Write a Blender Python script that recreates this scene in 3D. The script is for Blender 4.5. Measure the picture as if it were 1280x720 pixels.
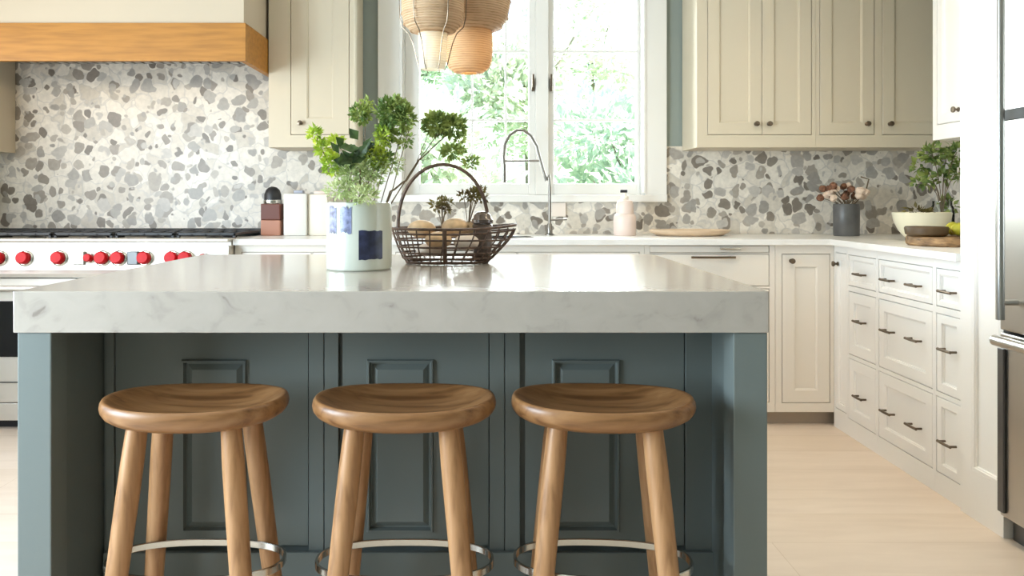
import bpy, bmesh, math, random
from mathutils import Vector, Matrix, Quaternion
R = math.radians
rnd = random.Random(7)
scn = bpy.context.scene
for _o in list(bpy.data.objects): bpy.data.objects.remove(_o)
COL = scn.collection

# ------------------------------------------------------------------ camera, world, lights, exposure
cd = bpy.data.cameras.new('camera'); cam = bpy.data.objects.new('camera', cd); COL.objects.link(cam)
cam.location = (0, 0, 1.13); cam.rotation_euler = (R(90), 0, 0)
cd.sensor_width = 36; cd.lens = 28.125; cd.shift_x = 0.02734; cd.shift_y = -0.0859
cd.clip_start = .05; cd.clip_end = 200
scn.camera = cam
vs = scn.view_settings
vs.view_transform = 'Standard'; vs.look = 'None'; vs.gamma = 1.0; vs.use_curve_mapping = False
vs.exposure = 0.32
cy = scn.cycles
cy.use_denoising = True; cy.max_bounces = 10; cy.diffuse_bounces = 5; cy.glossy_bounces = 4
cy.transparent_max_bounces = 16; cy.sample_clamp_indirect = 6.0; cy.caustics_reflective = False; cy.caustics_refractive = False

world = bpy.data.worlds.new('sky'); scn.world = world; world.use_nodes = True
wn = world.node_tree.nodes; wl = world.node_tree.links
sky = wn.new('ShaderNodeTexSky'); sky.sky_type = 'NISHITA'; sky.sun_disc = False
sky.sun_elevation = R(48); sky.sun_rotation = R(140); sky.altitude = 100
wn['Background'].inputs['Strength'].default_value = 0.55
wl.new(sky.outputs[0], wn['Background'].inputs[0])

def light(kind, name, loc, rot, energy, color, size=None, size_y=None, portal=False, spread=None):
    l = bpy.data.lights.new(name, kind); o = bpy.data.objects.new(name, l); COL.objects.link(o)
    o.location = loc; o.rotation_euler = rot; l.energy = energy; l.color = color
    if kind == 'AREA':
        l.shape = 'RECTANGLE'; l.size = size; l.size_y = size_y or size
        if portal: l.cycles.is_portal = True
        if spread: l.spread = R(spread)
    if kind == 'POINT': l.shadow_soft_size = size
    return o
sun = light('SUN', 'sun', (0, 0, 8), (0, 0, 0), 14.0, (1.0, .97, .92))
sun.rotation_euler = Vector((.9, -.5, .9)).to_track_quat('Z', 'Y').to_euler()
sun.data.angle = R(1.0)
# daylight through the back window, then from two made-up left windows
light('AREA', 'window_daylight_back', (.23, 4.80, 1.78), (R(-90), 0, 0), 70, (.92, .97, 1.0), 1.30, 1.10, spread=170)
light('AREA', 'unseen_daylight_left', (-2.93, .75, 1.30), (0, R(-90), 0), 155, (.70, .87, 1.0), 1.3, 1.7)
light('AREA', 'added_daylight_side', (-2.93, 2.80, 1.45), (0, R(-90), 0), 26, (1.0, .96, .90), 1.2, 1.3)  # fill for island top, drawers and aisle, from an added window
CEIL = 2.75
SPOTS = [(-2.0, 2.7), (-.6, 2.7), (1.15, 3.15), (1.2, 2.2), (-1.6, .2), (0, .2), (-1.0, -1.7), (1.0, -1.7)]

# ------------------------------------------------------------------ helpers
ORG = {}
class MB:
    def __init__(s): s.bm = bmesh.new()
    def box(s, x0, x1, y0, y1, z0, z1, bev=0):
        n0 = len(s.bm.verts)
        r = bmesh.ops.create_cube(s.bm, size=1)
        vs_ = r['verts']
        for v in vs_:
            v.co = Vector(((x0+x1)/2 + v.co.x*(x1-x0), (y0+y1)/2 + v.co.y*(y1-y0), (z0+z1)/2 + v.co.z*(z1-z0)))
        if bev:
            es = list({e for v in vs_ for e in v.link_edges})
            bmesh.ops.bevel(s.bm, geom=es, offset=bev, segments=2, affect='EDGES', profile=.6)
        return s
    def loops(s, rings, closed=True, cap0=True, cap1=True):
        vr = [[s.bm.verts.new(p) for p in r] for r in rings]
        n = len(vr[0])
        for a, b in zip(vr, vr[1:]):
            for i in range(n if closed else n-1):
                j = (i+1) % n
                try: s.bm.faces.new((a[i], a[j], b[j], b[i]))
                except ValueError: pass
        if cap0 and closed: s.bm.faces.new(vr[0][::-1])
        if cap1 and closed: s.bm.faces.new(vr[-1])
        return s
    def cyl(s, p0, p1, r0, r1=None, seg=16, cap=True):
        r1 = r0 if r1 is None else r1
        p0, p1 = Vector(p0), Vector(p1); q = (p1-p0).to_track_quat('Z', 'Y')
        ring = lambda p, r: [p + q @ Vector((r*math.cos(2*math.pi*i/seg), r*math.sin(2*math.pi*i/seg), 0)) for i in range(seg)]
        return s.loops([ring(p0, r0), ring(p1, r1)], cap0=cap, cap1=cap)
    def tube(s, pts, r, seg=8, closed=False, rad=None):
        pts = [Vector(p) for p in pts]; n = len(pts); rings = []; up = None
        for i, p in enumerate(pts):
            if closed: t = pts[(i+1) % n] - pts[i-1]
            else: t = pts[min(i+1, n-1)] - pts[max(i-1, 0)]
            t.normalize()
            if up is None:
                up = Vector((0, 0, 1)) if abs(t.z) < .9 else Vector((1, 0, 0))
            a = t.cross(up)
            if a.length < 1e-5: a = t.orthogonal()
            a.normalize(); b = a.cross(t).normalized(); up = b
            rr = rad[i] if rad else r
            rings.append([p + a*rr*math.cos(2*math.pi*k/seg) + b*rr*math.sin(2*math.pi*k/seg) for k in range(seg)])
        if closed: rings.append(rings[0]); return s.loops(rings, cap0=False, cap1=False)
        return s.loops(rings)
    def lathe(s, prof, c=(0, 0, 0), seg=32, sx=1, sy=1, q=None, arc=None):
        """prof: (radius, height) pairs round the local z axis"""
        c = Vector(c); rings = []
        for r, z in prof:
            ring = []
            for i in range(seg):
                a = 2*math.pi*i/seg
                v = Vector((max(r, 1e-4)*math.cos(a)*sx, max(r, 1e-4)*math.sin(a)*sy, z))
                if q: v = q @ v
                ring.append(c + v)
            rings.append(ring)
        return s.loops(rings)
    def poly(s, pts):
        s.bm.faces.new([s.bm.verts.new(p) for p in pts]); return s
    def leaf(s, p, d, nrm, L, W):
        d = d.normalized(); w = d.cross(nrm)
        if w.length < 1e-4: w = d.orthogonal()
        w.normalize(); up = w.cross(d).normalized()
        a = p; b = p + d*L*.45 + w*W*.5 + up*L*.06; c = p + d*L - up*L*.12; e = p + d*L*.45 - w*W*.5 + up*L*.06; m = p + d*L*.5 - up*L*.02
        va, vb, vc, ve, vm = [s.bm.verts.new(x) for x in (a, b, c, e, m)]
        s.bm.faces.new((va, vb, vm)); s.bm.faces.new((vb, vc, vm)); s.bm.faces.new((vc, ve, vm)); s.bm.faces.new((ve, va, vm))
        return s
    def sphere(s, c, r, sx=1, sy=1, sz=1, sub=2, jit=0):
        rr = bmesh.ops.create_icosphere(s.bm, subdivisions=sub, radius=r)
        for v in rr['verts']:
            k = 1 + (rnd.random()-.5)*jit
            v.co = Vector(c) + Vector((v.co.x*sx*k, v.co.y*sy*k, v.co.z*sz*k))
        return s
    def build(s, name, m, parent=None, smooth=False, fix=True, angle=40):
        if fix: bmesh.ops.recalc_face_normals(s.bm, faces=s.bm.faces)
        me = bpy.data.meshes.new(name)
        o = bpy.data.objects.new(name, me); COL.objects.link(o)
        off = Vector((0, 0, 0))
        if parent is not None:
            o.parent = parent; off = ORG[parent.name]
            for v in s.bm.verts: v.co -= off
        s.bm.to_mesh(me); s.bm.free(); me.materials.append(m)
        ORG[o.name] = off
        if smooth:
            me.polygons.foreach_set('use_smooth', [True]*len(me.polygons))
            me.set_sharp_from_angle(angle=R(angle))
        return o

def tag(o, label=None, cat=None, group=None, kind=None):
    for k, v in (('label', label), ('category', cat), ('group', group), ('kind', kind)):
        if v: o[k] = v
    return o
def thing(name, loc=(0, 0, 0), label=None, cat=None, group=None, kind=None, local=False):
    o = bpy.data.objects.new(name, None); COL.objects.link(o); o.location = loc; o.empty_display_size = .1
    ORG[o.name] = Vector((0, 0, 0)) if local else Vector(loc)
    return tag(o, label, cat, group, kind)
def copy_tree(o, parent=None):
    c = o.copy(); COL.objects.link(c); ORG[c.name] = ORG[o.name]
    if parent: c.parent = parent
    for ch in list(o.children): copy_tree(ch, c)
    return c

# ------------------------------------------------------------------ materials
def mat(name, col, rough=.5, metal=0, bump=0, bscale=40, spec=None, trans=0, emit=None, estr=0, coat=0, var=0, vscale=5):
    m = bpy.data.materials.new(name); m.use_nodes = True
    nt = m.node_tree; b = nt.nodes['Principled BSDF']
    b.inputs['Base Color'].default_value = (*col, 1); b.inputs['Roughness'].default_value = rough
    b.inputs['Metallic'].default_value = metal
    if spec is not None: b.inputs['Specular IOR Level'].default_value = spec
    if trans: b.inputs['Transmission Weight'].default_value = trans
    if coat: b.inputs['Coat Weight'].default_value = coat; b.inputs['Coat Roughness'].default_value = .1
    if emit: b.inputs['Emission Color'].default_value = (*emit, 1); b.inputs['Emission Strength'].default_value = estr
    tc = nt.nodes.new('ShaderNodeTexCoord')
    nz = nt.nodes.new('ShaderNodeTexNoise'); nz.inputs['Scale'].default_value = bscale; nz.inputs['Detail'].default_value = 4
    nt.links.new(tc.outputs['Object'], nz.inputs['Vector'])
    if bump:
        bp = nt.nodes.new('ShaderNodeBump'); bp.inputs['Strength'].default_value = bump; bp.inputs['Distance'].default_value = .005
        nt.links.new(nz.outputs['Fac'], bp.inputs['Height']); nt.links.new(bp.outputs[0], b.inputs['Normal'])
    if var:
        nz2 = nt.nodes.new('ShaderNodeTexNoise'); nz2.inputs['Scale'].default_value = vscale; nz2.inputs['Detail'].default_value = 5
        nt.links.new(tc.outputs['Object'], nz2.inputs['Vector'])
        rp = nt.nodes.new('ShaderNodeValToRGB')
        rp.color_ramp.elements[0].position = .35; rp.color_ramp.elements[1].position = .65
        rp.color_ramp.elements[0].color = (*[c*(1-var) for c in col], 1)
        rp.color_ramp.elements[1].color = (*[min(1, c*(1+var*.5)) for c in col], 1)
        nt.links.new(nz2.outputs['Fac'], rp.inputs[0]); nt.links.new(rp.outputs[0], b.inputs['Base Color'])
    return m
def ramp_mat(name, stops, scale=(1, 1, 1), nscale=5, detail=6, rough=.5, dist=0, bump=0, coat=0):
    m = bpy.data.materials.new(name); m.use_nodes = True
    nt = m.node_tree; b = nt.nodes['Principled BSDF']; b.inputs['Roughness'].default_value = rough
    tc = nt.nodes.new('ShaderNodeTexCoord'); mp = nt.nodes.new('ShaderNodeMapping'); mp.inputs['Scale'].default_value = scale
    nz = nt.nodes.new('ShaderNodeTexNoise'); nz.inputs['Scale'].default_value = nscale; nz.inputs['Detail'].default_value = detail
    nz.inputs['Distortion'].default_value = dist
    rp = nt.nodes.new('ShaderNodeValToRGB'); el = rp.color_ramp.elements
    while len(el) < len(stops): el.new(.5)
    for e, (p, c) in zip(el, stops): e.position = p; e.color = (*c, 1)
    L = nt.links.new
    L(tc.outputs['Object'], mp.inputs[0]); L(mp.outputs[0], nz.inputs['Vector']); L(nz.outputs['Fac'], rp.inputs[0]); L(rp.outputs[0], b.inputs['Base Color'])
    if bump:
        bp = nt.nodes.new('ShaderNodeBump'); bp.inputs['Strength'].default_value = bump; bp.inputs['Distance'].default_value = .004
        L(nz.outputs['Fac'], bp.inputs['Height']); L(bp.outputs[0], b.inputs['Normal'])
    if coat: b.inputs['Coat Weight'].default_value = coat; b.inputs['Coat Roughness'].default_value = .15
    return m

M = {}
M['cab'] = mat('shaded_cream_paint', (.62, .54, .41), .42, bump=.03, bscale=60)  # one cabinet paint; this dim copy holds the upper cabinets' shade in its colour
M['cabb'] = mat('lit_cream_paint', (.84, .785, .71), .42, bump=.03, bscale=60)  # same paint, with the base cabinets' brighter light put into the colour
M['cabw'] = mat('side_lit_cream_paint', (.90, .88, .85), .42, bump=.03, bscale=60)  # same paint again, left window light on the right run put into the colour
M['trimw'] = mat('white_trim_paint', (.80, .78, .74), .4)
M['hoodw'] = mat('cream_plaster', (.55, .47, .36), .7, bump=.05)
M['teal'] = mat('teal_paint', (.160, .183, .172), .42, bump=.03)
M['wallp'] = mat('grey_green_wall_paint', (.27, .31, .285), .7, bump=.05)
M['wallw'] = mat('warm_white_wall_paint', (.80, .77, .71), .8, bump=.05)
M['ceil'] = mat('ceiling_paint', (.72, .69, .64), .85)
M['steel'] = mat('brushed_steel', (.46, .44, .41), .30, 1, bump=.02, bscale=90)
M['steel_soft'] = mat('satin_steel', (.66, .62, .56), .42, .7)
M['nickel'] = mat('polished_nickel', (.56, .53, .47), .2, 1)
M['darksteel'] = mat('dark_steel', (.13, .13, .13), .35, .9)
M['strip'] = mat('charcoal_strip', (.07, .07, .07), .6, spec=.2)
M['tapm'] = mat('brushed_tap_nickel', (.27, .25, .225), .34, 1)
M['black'] = mat('black_cast_iron', (.012, .012, .014), .45, bump=.2)
M['blackglass'] = mat('black_oven_glass', (.006, .006, .008), .08, coat=.5)
M['red'] = mat('red_knob_plastic', (.50, .004, .008), .45, spec=.25)
M['bronze'] = mat('aged_bronze', (.16, .12, .085), .3, .9)
M['oak'] = ramp_mat('golden_oak', [(.3, (.32, .13, .012)), (.55, (.42, .18, .020)), (.8, (.47, .21, .03))], (1.2, 8, 14), 3.5, 8, .5)
M['stoolseat'] = ramp_mat('stool_seat_oak', [(.3, (.15, .062, .02)), (.5, (.28, .13, .047)), (.75, (.38, .195, .08))], (2, 22, 22), 2.2, 8, .38, .4, .1)
M['stoolleg'] = ramp_mat('stool_leg_oak', [(.3, (.28, .13, .05)), (.5, (.44, .225, .097)), (.75, (.54, .295, .14))], (30, 30, 2.5), 2, 8, .42, .3, .1)
M['stone'] = ramp_mat('island_quartz', [(.28, (.28, .24, .205)), (.34, (.41, .362, .315)), (.45, (.46, .407, .352)), (.7, (.485, .43, .375))], (1, 1, 1.3), 14, 9, .15, .8, 0, .2)
M['counter'] = ramp_mat('white_counter_quartz', [(.3, (.78, .76, .73)), (.5, (.86, .85, .83))], (1, 1, 1), 5, 6, .25, 1.0)
M['floor'] = None
M['toe'] = mat('toe_kick_taupe', (.42, .36, .29), .6)
M['vase'] = mat('pale_glazed_ceramic', (.60, .62, .54), .25, coat=.3, var=.05)
M['ink'] = mat('dusky_blue_glaze', (.20, .22, .36), .35, var=.6, vscale=60)
M['navy'] = mat('navy_glaze', (.03, .035, .08), .35, var=.5, vscale=40)
M['glasspl'] = None
def leafmat(name, col, dark):
    m = mat(name, col, .5, var=0); nt = m.node_tree; b = nt.nodes['Principled BSDF']
    tc = nt.nodes.new('ShaderNodeTexCoord'); wn_ = nt.nodes.new('ShaderNodeTexNoise'); wn_.inputs['Scale'].default_value = 22
    rp = nt.nodes.new('ShaderNodeValToRGB'); rp.color_ramp.elements[0].color = (*dark, 1); rp.color_ramp.elements[1].color = (*col, 1)
    rp.color_ramp.elements[0].position = .38; rp.color_ramp.elements[1].position = .62
    nt.links.new(tc.outputs['Object'], wn_.inputs['Vector']); nt.links.new(wn_.outputs['Fac'], rp.inputs[0]); nt.links.new(rp.outputs[0], b.inputs['Base Color'])
    tr = nt.nodes.new('ShaderNodeBsdfTranslucent'); mx = nt.nodes.new('ShaderNodeMixShader'); mx.inputs[0].default_value = .35
    nt.links.new(rp.outputs[0], tr.inputs[0]); nt.links.new(b.outputs[0], mx.inputs[1]); nt.links.new(tr.outputs[0], mx.inputs[2])
    nt.links.new(mx.outputs[0], nt.nodes['Material Output'].inputs[0])
    return m
M['leaf_lime'] = leafmat('lime_leaves', (.62, .72, .10), (.32, .46, .05))
M['leaf_mid'] = leafmat('mid_green_leaves', (.40, .48, .14), (.12, .20, .05))
M['leaf_pale'] = leafmat('pale_sage_leaves', (.68, .74, .42), (.36, .46, .18))
M['leaf_dark'] = leafmat('dark_leaves', (.08, .13, .035), (.02, .045, .015))
M['leaf_brown'] = leafmat('olive_brown_leaves', (.20, .17, .05), (.09, .06, .025))
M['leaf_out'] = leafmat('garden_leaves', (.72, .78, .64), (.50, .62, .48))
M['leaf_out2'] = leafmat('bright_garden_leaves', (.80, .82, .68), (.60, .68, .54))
M['twig'] = mat('brown_twig', (.17, .12, .07), .7)
M['bark'] = mat('grey_bark', (.25, .21, .17), .9, bump=.4)
M['wicker_b'] = mat('basket_willow', (.10, .055, .035), .6, bump=.3, var=.5, vscale=60)
M['bread'] = mat('bread_crust', (.72, .50, .30), .65, bump=.3, bscale=50, var=.35, vscale=18)
M['linen'] = mat('pale_linen', (.80, .70, .62), .85, bump=.2)
M['jar'] = mat('brown_glazed_jar', (.09, .06, .045), .3, coat=.4)
M['canister'] = mat('pale_grey_ceramic', (.72, .71, .67), .4)
M['cream'] = mat('cream_enamel', (.86, .80, .68), .4)
M['lav'] = mat('blue_grey_lid', (.36, .38, .46), .4)
M['pinkish'] = mat('dusty_pink_ceramic', (.76, .62, .56), .4)
M['leather'] = mat('brown_leather', (.13, .035, .02), .45)
M['copper'] = mat('copper_wood', (.42, .19, .12), .45)
M['board'] = ramp_mat('pale_maple', [(.3, (.60, .44, .29)), (.7, (.74, .58, .42))], (1, 14, 14), 2.5, 6, .5)
M['slab'] = ramp_mat('bark_edged_wood', [(.3, (.10, .055, .025)), (.55, (.34, .20, .09)), (.75, (.55, .36, .17))], (3, 3, 10), 6, 6, .6, .5, .3)
M['charcoal'] = mat('charcoal_ceramic', (.12, .12, .12), .35, var=.3, vscale=8)
M['dried'] = mat('dried_flower_brown', (.20, .09, .05), .8, bump=.4, var=.5, vscale=60)
M['driedpale'] = mat('dried_flower_pale', (.72, .56, .44), .8, bump=.4)
M['bowl'] = mat('cream_bowl_glaze', (.84, .80, .62), .3, coat=.3)
M['darkwood'] = mat('dark_bowl_wood', (.08, .045, .015), .5)
M['yellow'] = mat('olive_yellow_skin', (.42, .40, .03), .4)
M['wicker'] = None
M['plate'] = mat('outlet_plastic', (.82, .72, .64), .4)
M['lawn'] = mat('lawn', (.30, .42, .18), .9, bump=.5, bscale=80, var=.3, vscale=12)
M['patio'] = mat('garden_path_stone', (.62, .60, .56), .9, var=.2)

def make_tile():
    m = bpy.data.materials.new('pebble_mosaic_tile'); m.use_nodes = True
    nt = m.node_tree; b = nt.nodes['Principled BSDF']; L = nt.links.new; N = nt.nodes.new
    tc = N('ShaderNodeTexCoord'); nz = N('ShaderNodeTexNoise'); nz.inputs['Scale'].default_value = 11; nz.inputs['Detail'].default_value = 2
    L(tc.outputs['Object'], nz.inputs['Vector'])
    sc = N('ShaderNodeVectorMath'); sc.operation = 'SCALE'; sc.inputs['Scale'].default_value = .085
    sb = N('ShaderNodeVectorMath'); sb.operation = 'SUBTRACT'; sb.inputs[1].default_value = (.5, .5, .5)
    ad = N('ShaderNodeVectorMath'); ad.operation = 'ADD'
    L(nz.outputs['Color'], sb.inputs[0]); L(sb.outputs[0], sc.inputs[0]); L(tc.outputs['Object'], ad.inputs[0]); L(sc.outputs[0], ad.inputs[1])
    def mix(fac, a, bb, mode='MIX'):
        x = N('ShaderNodeMix'); x.data_type = 'RGBA'; x.blend_type = mode
        for sock, val in ((x.inputs[0], fac), (x.inputs[6], a), (x.inputs[7], bb)):
            if hasattr(val, 'is_output'): L(val, sock)
            elif isinstance(val, tuple): sock.default_value = (*val, 1)
            else: sock.default_value = val
        return x.outputs[2]
    def blobs(scale, off, t0, t1, rmin, rmax):
        mp = N('ShaderNodeMapping'); mp.inputs['Location'].default_value = off; L(ad.outputs[0], mp.inputs[0])
        v = N('ShaderNodeTexVoronoi'); v.inputs['Scale'].default_value = scale; v.inputs['Randomness'].default_value = .85; L(mp.outputs[0], v.inputs['Vector'])
        sx = N('ShaderNodeSeparateColor'); L(v.outputs['Color'], sx.inputs[0])
        rr = N('ShaderNodeMapRange'); rr.inputs['To Min'].default_value = rmin; rr.inputs['To Max'].default_value = rmax; L(sx.outputs[0], rr.inputs[0])
        df = N('ShaderNodeMath'); df.operation = 'SUBTRACT'; L(rr.outputs[0], df.inputs[0]); L(v.outputs['Distance'], df.inputs[1])
        mr = N('ShaderNodeMapRange'); mr.inputs['From Min'].default_value = 0; mr.inputs['From Max'].default_value = .05; L(df.outputs[0], mr.inputs[0])
        rp = N('ShaderNodeValToRGB'); rp.color_ramp.interpolation = 'EASE'
        rp.color_ramp.elements[0].color = (*t0, 1); rp.color_ramp.elements[1].color = (*t1, 1); L(sx.outputs[1], rp.inputs[0])
        return mr.outputs[0], rp.outputs[0], v
    # soft background stones with thin darker seams
    ve = N('ShaderNodeTexVoronoi'); ve.feature = 'DISTANCE_TO_EDGE'; ve.inputs['Scale'].default_value = 10.5; L(ad.outputs[0], ve.inputs['Vector'])
    vc = N('ShaderNodeTexVoronoi'); vc.inputs['Scale'].default_value = 10.5; L(ad.outputs[0], vc.inputs['Vector'])
    sp = N('ShaderNodeSeparateColor'); L(vc.outputs['Color'], sp.inputs[0])
    rp0 = N('ShaderNodeValToRGB'); e = rp0.color_ramp.elements; e[0].color = (.57, .52, .445, 1); e[1].color = (.80, .745, .66, 1); e[1].position = .6
    L(sp.outputs[0], rp0.inputs[0])
    seam = N('ShaderNodeMapRange'); seam.inputs['From Min'].default_value = .01; seam.inputs['From Max'].default_value = .05; seam.inputs['To Min'].default_value = 1; seam.inputs['To Max'].default_value = 0
    L(ve.outputs['Distance'], seam.inputs[0])
    ms = N('ShaderNodeMath'); ms.operation = 'MULTIPLY'; ms.inputs[1].default_value = .55; L(seam.outputs[0], ms.inputs[0])
    c = mix(ms.outputs[0], rp0.outputs[0], (.50, .48, .46))
    f1, c1, v1 = blobs(14, (3.1, 1.7, .4), (.19, .160, .130), (.48, .43, .37), .20, .56)
    c = mix(f1, c, c1)
    f2, c2, v2 = blobs(11.5, (7.3, 4.2, 2.4), (.33, .305, .275), (.58, .545, .50), .10, .52)
    c = mix(f2, c, c2)
    nn = N('ShaderNodeTexNoise'); nn.inputs['Scale'].default_value = 45; nn.inputs['Detail'].default_value = 3; L(tc.outputs['Object'], nn.inputs['Vector'])
    rn = N('ShaderNodeMapRange'); rn.inputs['From Min'].default_value = .3; rn.inputs['From Max'].default_value = .7; rn.inputs['To Min'].default_value = .88; rn.inputs['To Max'].default_value = 1.06; L(nn.outputs['Fac'], rn.inputs[0])
    cmb = N('ShaderNodeCombineColor'); [L(rn.outputs[0], cmb.inputs[i]) for i in range(3)]
    c = mix(1.0, c, cmb.outputs[0], 'MULTIPLY')
    L(c, b.inputs['Base Color']); b.inputs['Roughness'].default_value = .35
    return m
M['tile'] = make_tile()

def make_floor():
    m = bpy.data.materials.new('pale_oak_floor'); m.use_nodes = True
    nt = m.node_tree; b = nt.nodes['Principled BSDF']; L = nt.links.new; N = nt.nodes.new
    tc = N('ShaderNodeTexCoord'); mp = N('ShaderNodeMapping'); mp.inputs['Rotation'].default_value = (0, 0, 0); L(tc.outputs['Object'], mp.inputs[0])
    br = N('ShaderNodeTexBrick'); br.inputs['Scale'].default_value = 1; br.inputs['Brick Width'].default_value = 1.9; br.inputs['Row Height'].default_value = .24
    br.inputs['Mortar Size'].default_value = .0012; br.inputs['Color1'].default_value = (.73, .61, .50, 1); br.inputs['Color2'].default_value = (.77, .655, .555, 1)
    br.inputs['Mortar'].default_value = (.60, .48, .36, 1); L(mp.outputs[0], br.inputs['Vector'])
    m2 = N('ShaderNodeMapping'); m2.inputs['Scale'].default_value = (1.2, 7, 1); L(tc.outputs['Object'], m2.inputs[0])
    nz = N('ShaderNodeTexNoise'); nz.inputs['Scale'].default_value = 2.2; nz.inputs['Detail'].default_value = 7; nz.inputs['Distortion'].default_value = .6; L(m2.outputs[0], nz.inputs['Vector'])
    rp = N('ShaderNodeValToRGB'); e = rp.color_ramp.elements; e[0].position = .3; e[0].color = (.91, .895, .88, 1); e[1].position = .65; e[1].color = (1, 1, 1, 1); L(nz.outputs['Fac'], rp.inputs[0])
    x = N('ShaderNodeMix'); x.data_type = 'RGBA'; x.blend_type = 'MULTIPLY'; x.inputs[0].default_value = 1; L(br.outputs['Color'], x.inputs[6]); L(rp.outputs[0], x.inputs[7])
    L(x.outputs[2], b.inputs['Base Color']); b.inputs['Roughness'].default_value = .42
    return m
M['floor'] = make_floor()

def make_glass():
    m = bpy.data.materials.new('window_glass'); m.use_nodes = True; nt = m.node_tree; N = nt.nodes.new; L = nt.links.new
    nt.nodes.remove(nt.nodes['Principled BSDF'])
    t = N('ShaderNodeBsdfTransparent'); t.inputs[0].default_value = (.96, .985, .97, 1)
    g = N('ShaderNodeBsdfGlossy'); g.inputs['Roughness'].default_value = .02
    f = N('ShaderNodeFresnel'); f.inputs[0].default_value = 1.25
    mx = N('ShaderNodeMixShader'); L(f.outputs[0], mx.inputs[0]); L(t.outputs[0], mx.inputs[1]); L(g.outputs[0], mx.inputs[2])
    L(mx.outputs[0], nt.nodes['Material Output'].inputs[0]); return m
M['glass'] = make_glass()

def make_wicker(name, c0, c1, transl=.35):
    m = bpy.data.materials.new(name); m.use_nodes = True; nt = m.node_tree; N = nt.nodes.new; L = nt.links.new
    b = nt.nodes['Principled BSDF']; b.inputs['Roughness'].default_value = .6
    tc = N('ShaderNodeTexCoord')
    w1 = N('ShaderNodeTexWave'); w1.bands_direction = 'Z'; w1.inputs['Scale'].default_value = 42; w1.inputs['Distortion'].default_value = 1.5; w1.inputs['Detail'].default_value = 2
    L(tc.outputs['Object'], w1.inputs['Vector'])
    nz = N('ShaderNodeTexNoise'); nz.inputs['Scale'].default_value = 30; L(tc.outputs['Object'], nz.inputs['Vector'])
    ad = N('ShaderNodeMath'); ad.operation = 'ADD'; L(w1.outputs['Fac'], ad.inputs[0]); L(nz.outputs['Fac'], ad.inputs[1])
    rp = N('ShaderNodeValToRGB'); e = rp.color_ramp.elements; e[0].position = .4; e[0].color = (*c0, 1); e[1].position = 1.0; e[1].color = (*c1, 1); L(ad.outputs[0], rp.inputs[0])
    L(rp.outputs[0], b.inputs['Base Color'])
    bp = N('ShaderNodeBump'); bp.inputs['Strength'].default_value = .5; bp.inputs['Distance'].default_value = .004; L(ad.outputs[0], bp.inputs['Height']); L(bp.outputs[0], b.inputs['Normal'])
    tr = N('ShaderNodeBsdfTranslucent'); L(rp.outputs[0], tr.inputs[0]); mx = N('ShaderNodeMixShader'); mx.inputs[0].default_value = transl
    L(b.outputs[0], mx.inputs[1]); L(tr.outputs[0], mx.inputs[2]); L(mx.outputs[0], nt.nodes['Material Output'].inputs[0])
    return m
M['wicker'] = make_wicker('woven_rattan', (.60, .38, .20), (.84, .62, .40))
M['wicker_lit'] = make_wicker('fine_woven_rattan', (.66, .46, .26), (.88, .70, .46), .5)
M['shade_linen'] = make_wicker('translucent_linen', (.80, .77, .70), (.92, .90, .84), .6)

# ------------------------------------------------------------------ room shell
YB = 4.62; XL = -2.95; XR = 2.6; YF = -3.0
WX0, WX1, WZ0, WZ1 = -.475, .925, 1.15, 2.5
def struct(o, lab=None): return tag(o, lab, None, None, 'structure')
struct(MB().box(XL-.2, XR+.2, YF-.2, YB+.2, -.1, 0).build('floor', M['floor']))
struct(MB().box(XL-.2, XR+.2, YF-.2, YB+.2, CEIL, CEIL+.1).build('ceiling', M['ceil']))
w = MB(); w.box(XL, WX0, YB, YB+.2, 0, CEIL); w.box(WX1, XR, YB, YB+.2, 0, CEIL); w.box(WX0, WX1, YB, YB+.2, 0, WZ0); w.box(WX0, WX1, YB, YB+.2, WZ1, CEIL)
struct(w.build('wall_back', M['wallp']))
w = MB(); w.box(XL-.2, XL, YF, -.25, 0, CEIL); w.box(XL-.2, XL, 1.75, 2.1, 0, CEIL); w.box(XL-.2, XL, 3.6, YB+.2, 0, CEIL)
for y0, y1, za in ((-.25, 1.75, .6), (2.1, 3.6, .95)): w.box(XL-.2, XL, y0, y1, 0, za); w.box(XL-.2, XL, y0, y1, 2.3, CEIL)
struct(w.build('wall_left', M['wallp']))
struct(MB().box(XR, XR+.2, YF, YB+.2, 0, CEIL).build('wall_right', M['wallp']))
w = MB(); w.box(XL, XR, YF-.2, YF, 0, CEIL)
struct(w.build('wall_front', M['wallp']))
# mosaic backsplash on the back wall and the right wall
w = MB()
w.box(XL, -1.155, YB-.010, YB, .935, 1.92); w.box(-1.155, WX0-.135, YB-.010, YB, .935, 1.44); w.box(WX0-.135, WX1+.125, YB-.010, YB, .935, 1.125)
w.box(WX1+.125, XR, YB-.010, YB, .935, 1.44)
struct(w.build('wall_back_backsplash', M['tile']))
struct(MB().box(XR-.010, XR, 2.9, YB-.010, .935, 1.44).build('wall_right_backsplash', M['tile']))

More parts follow.
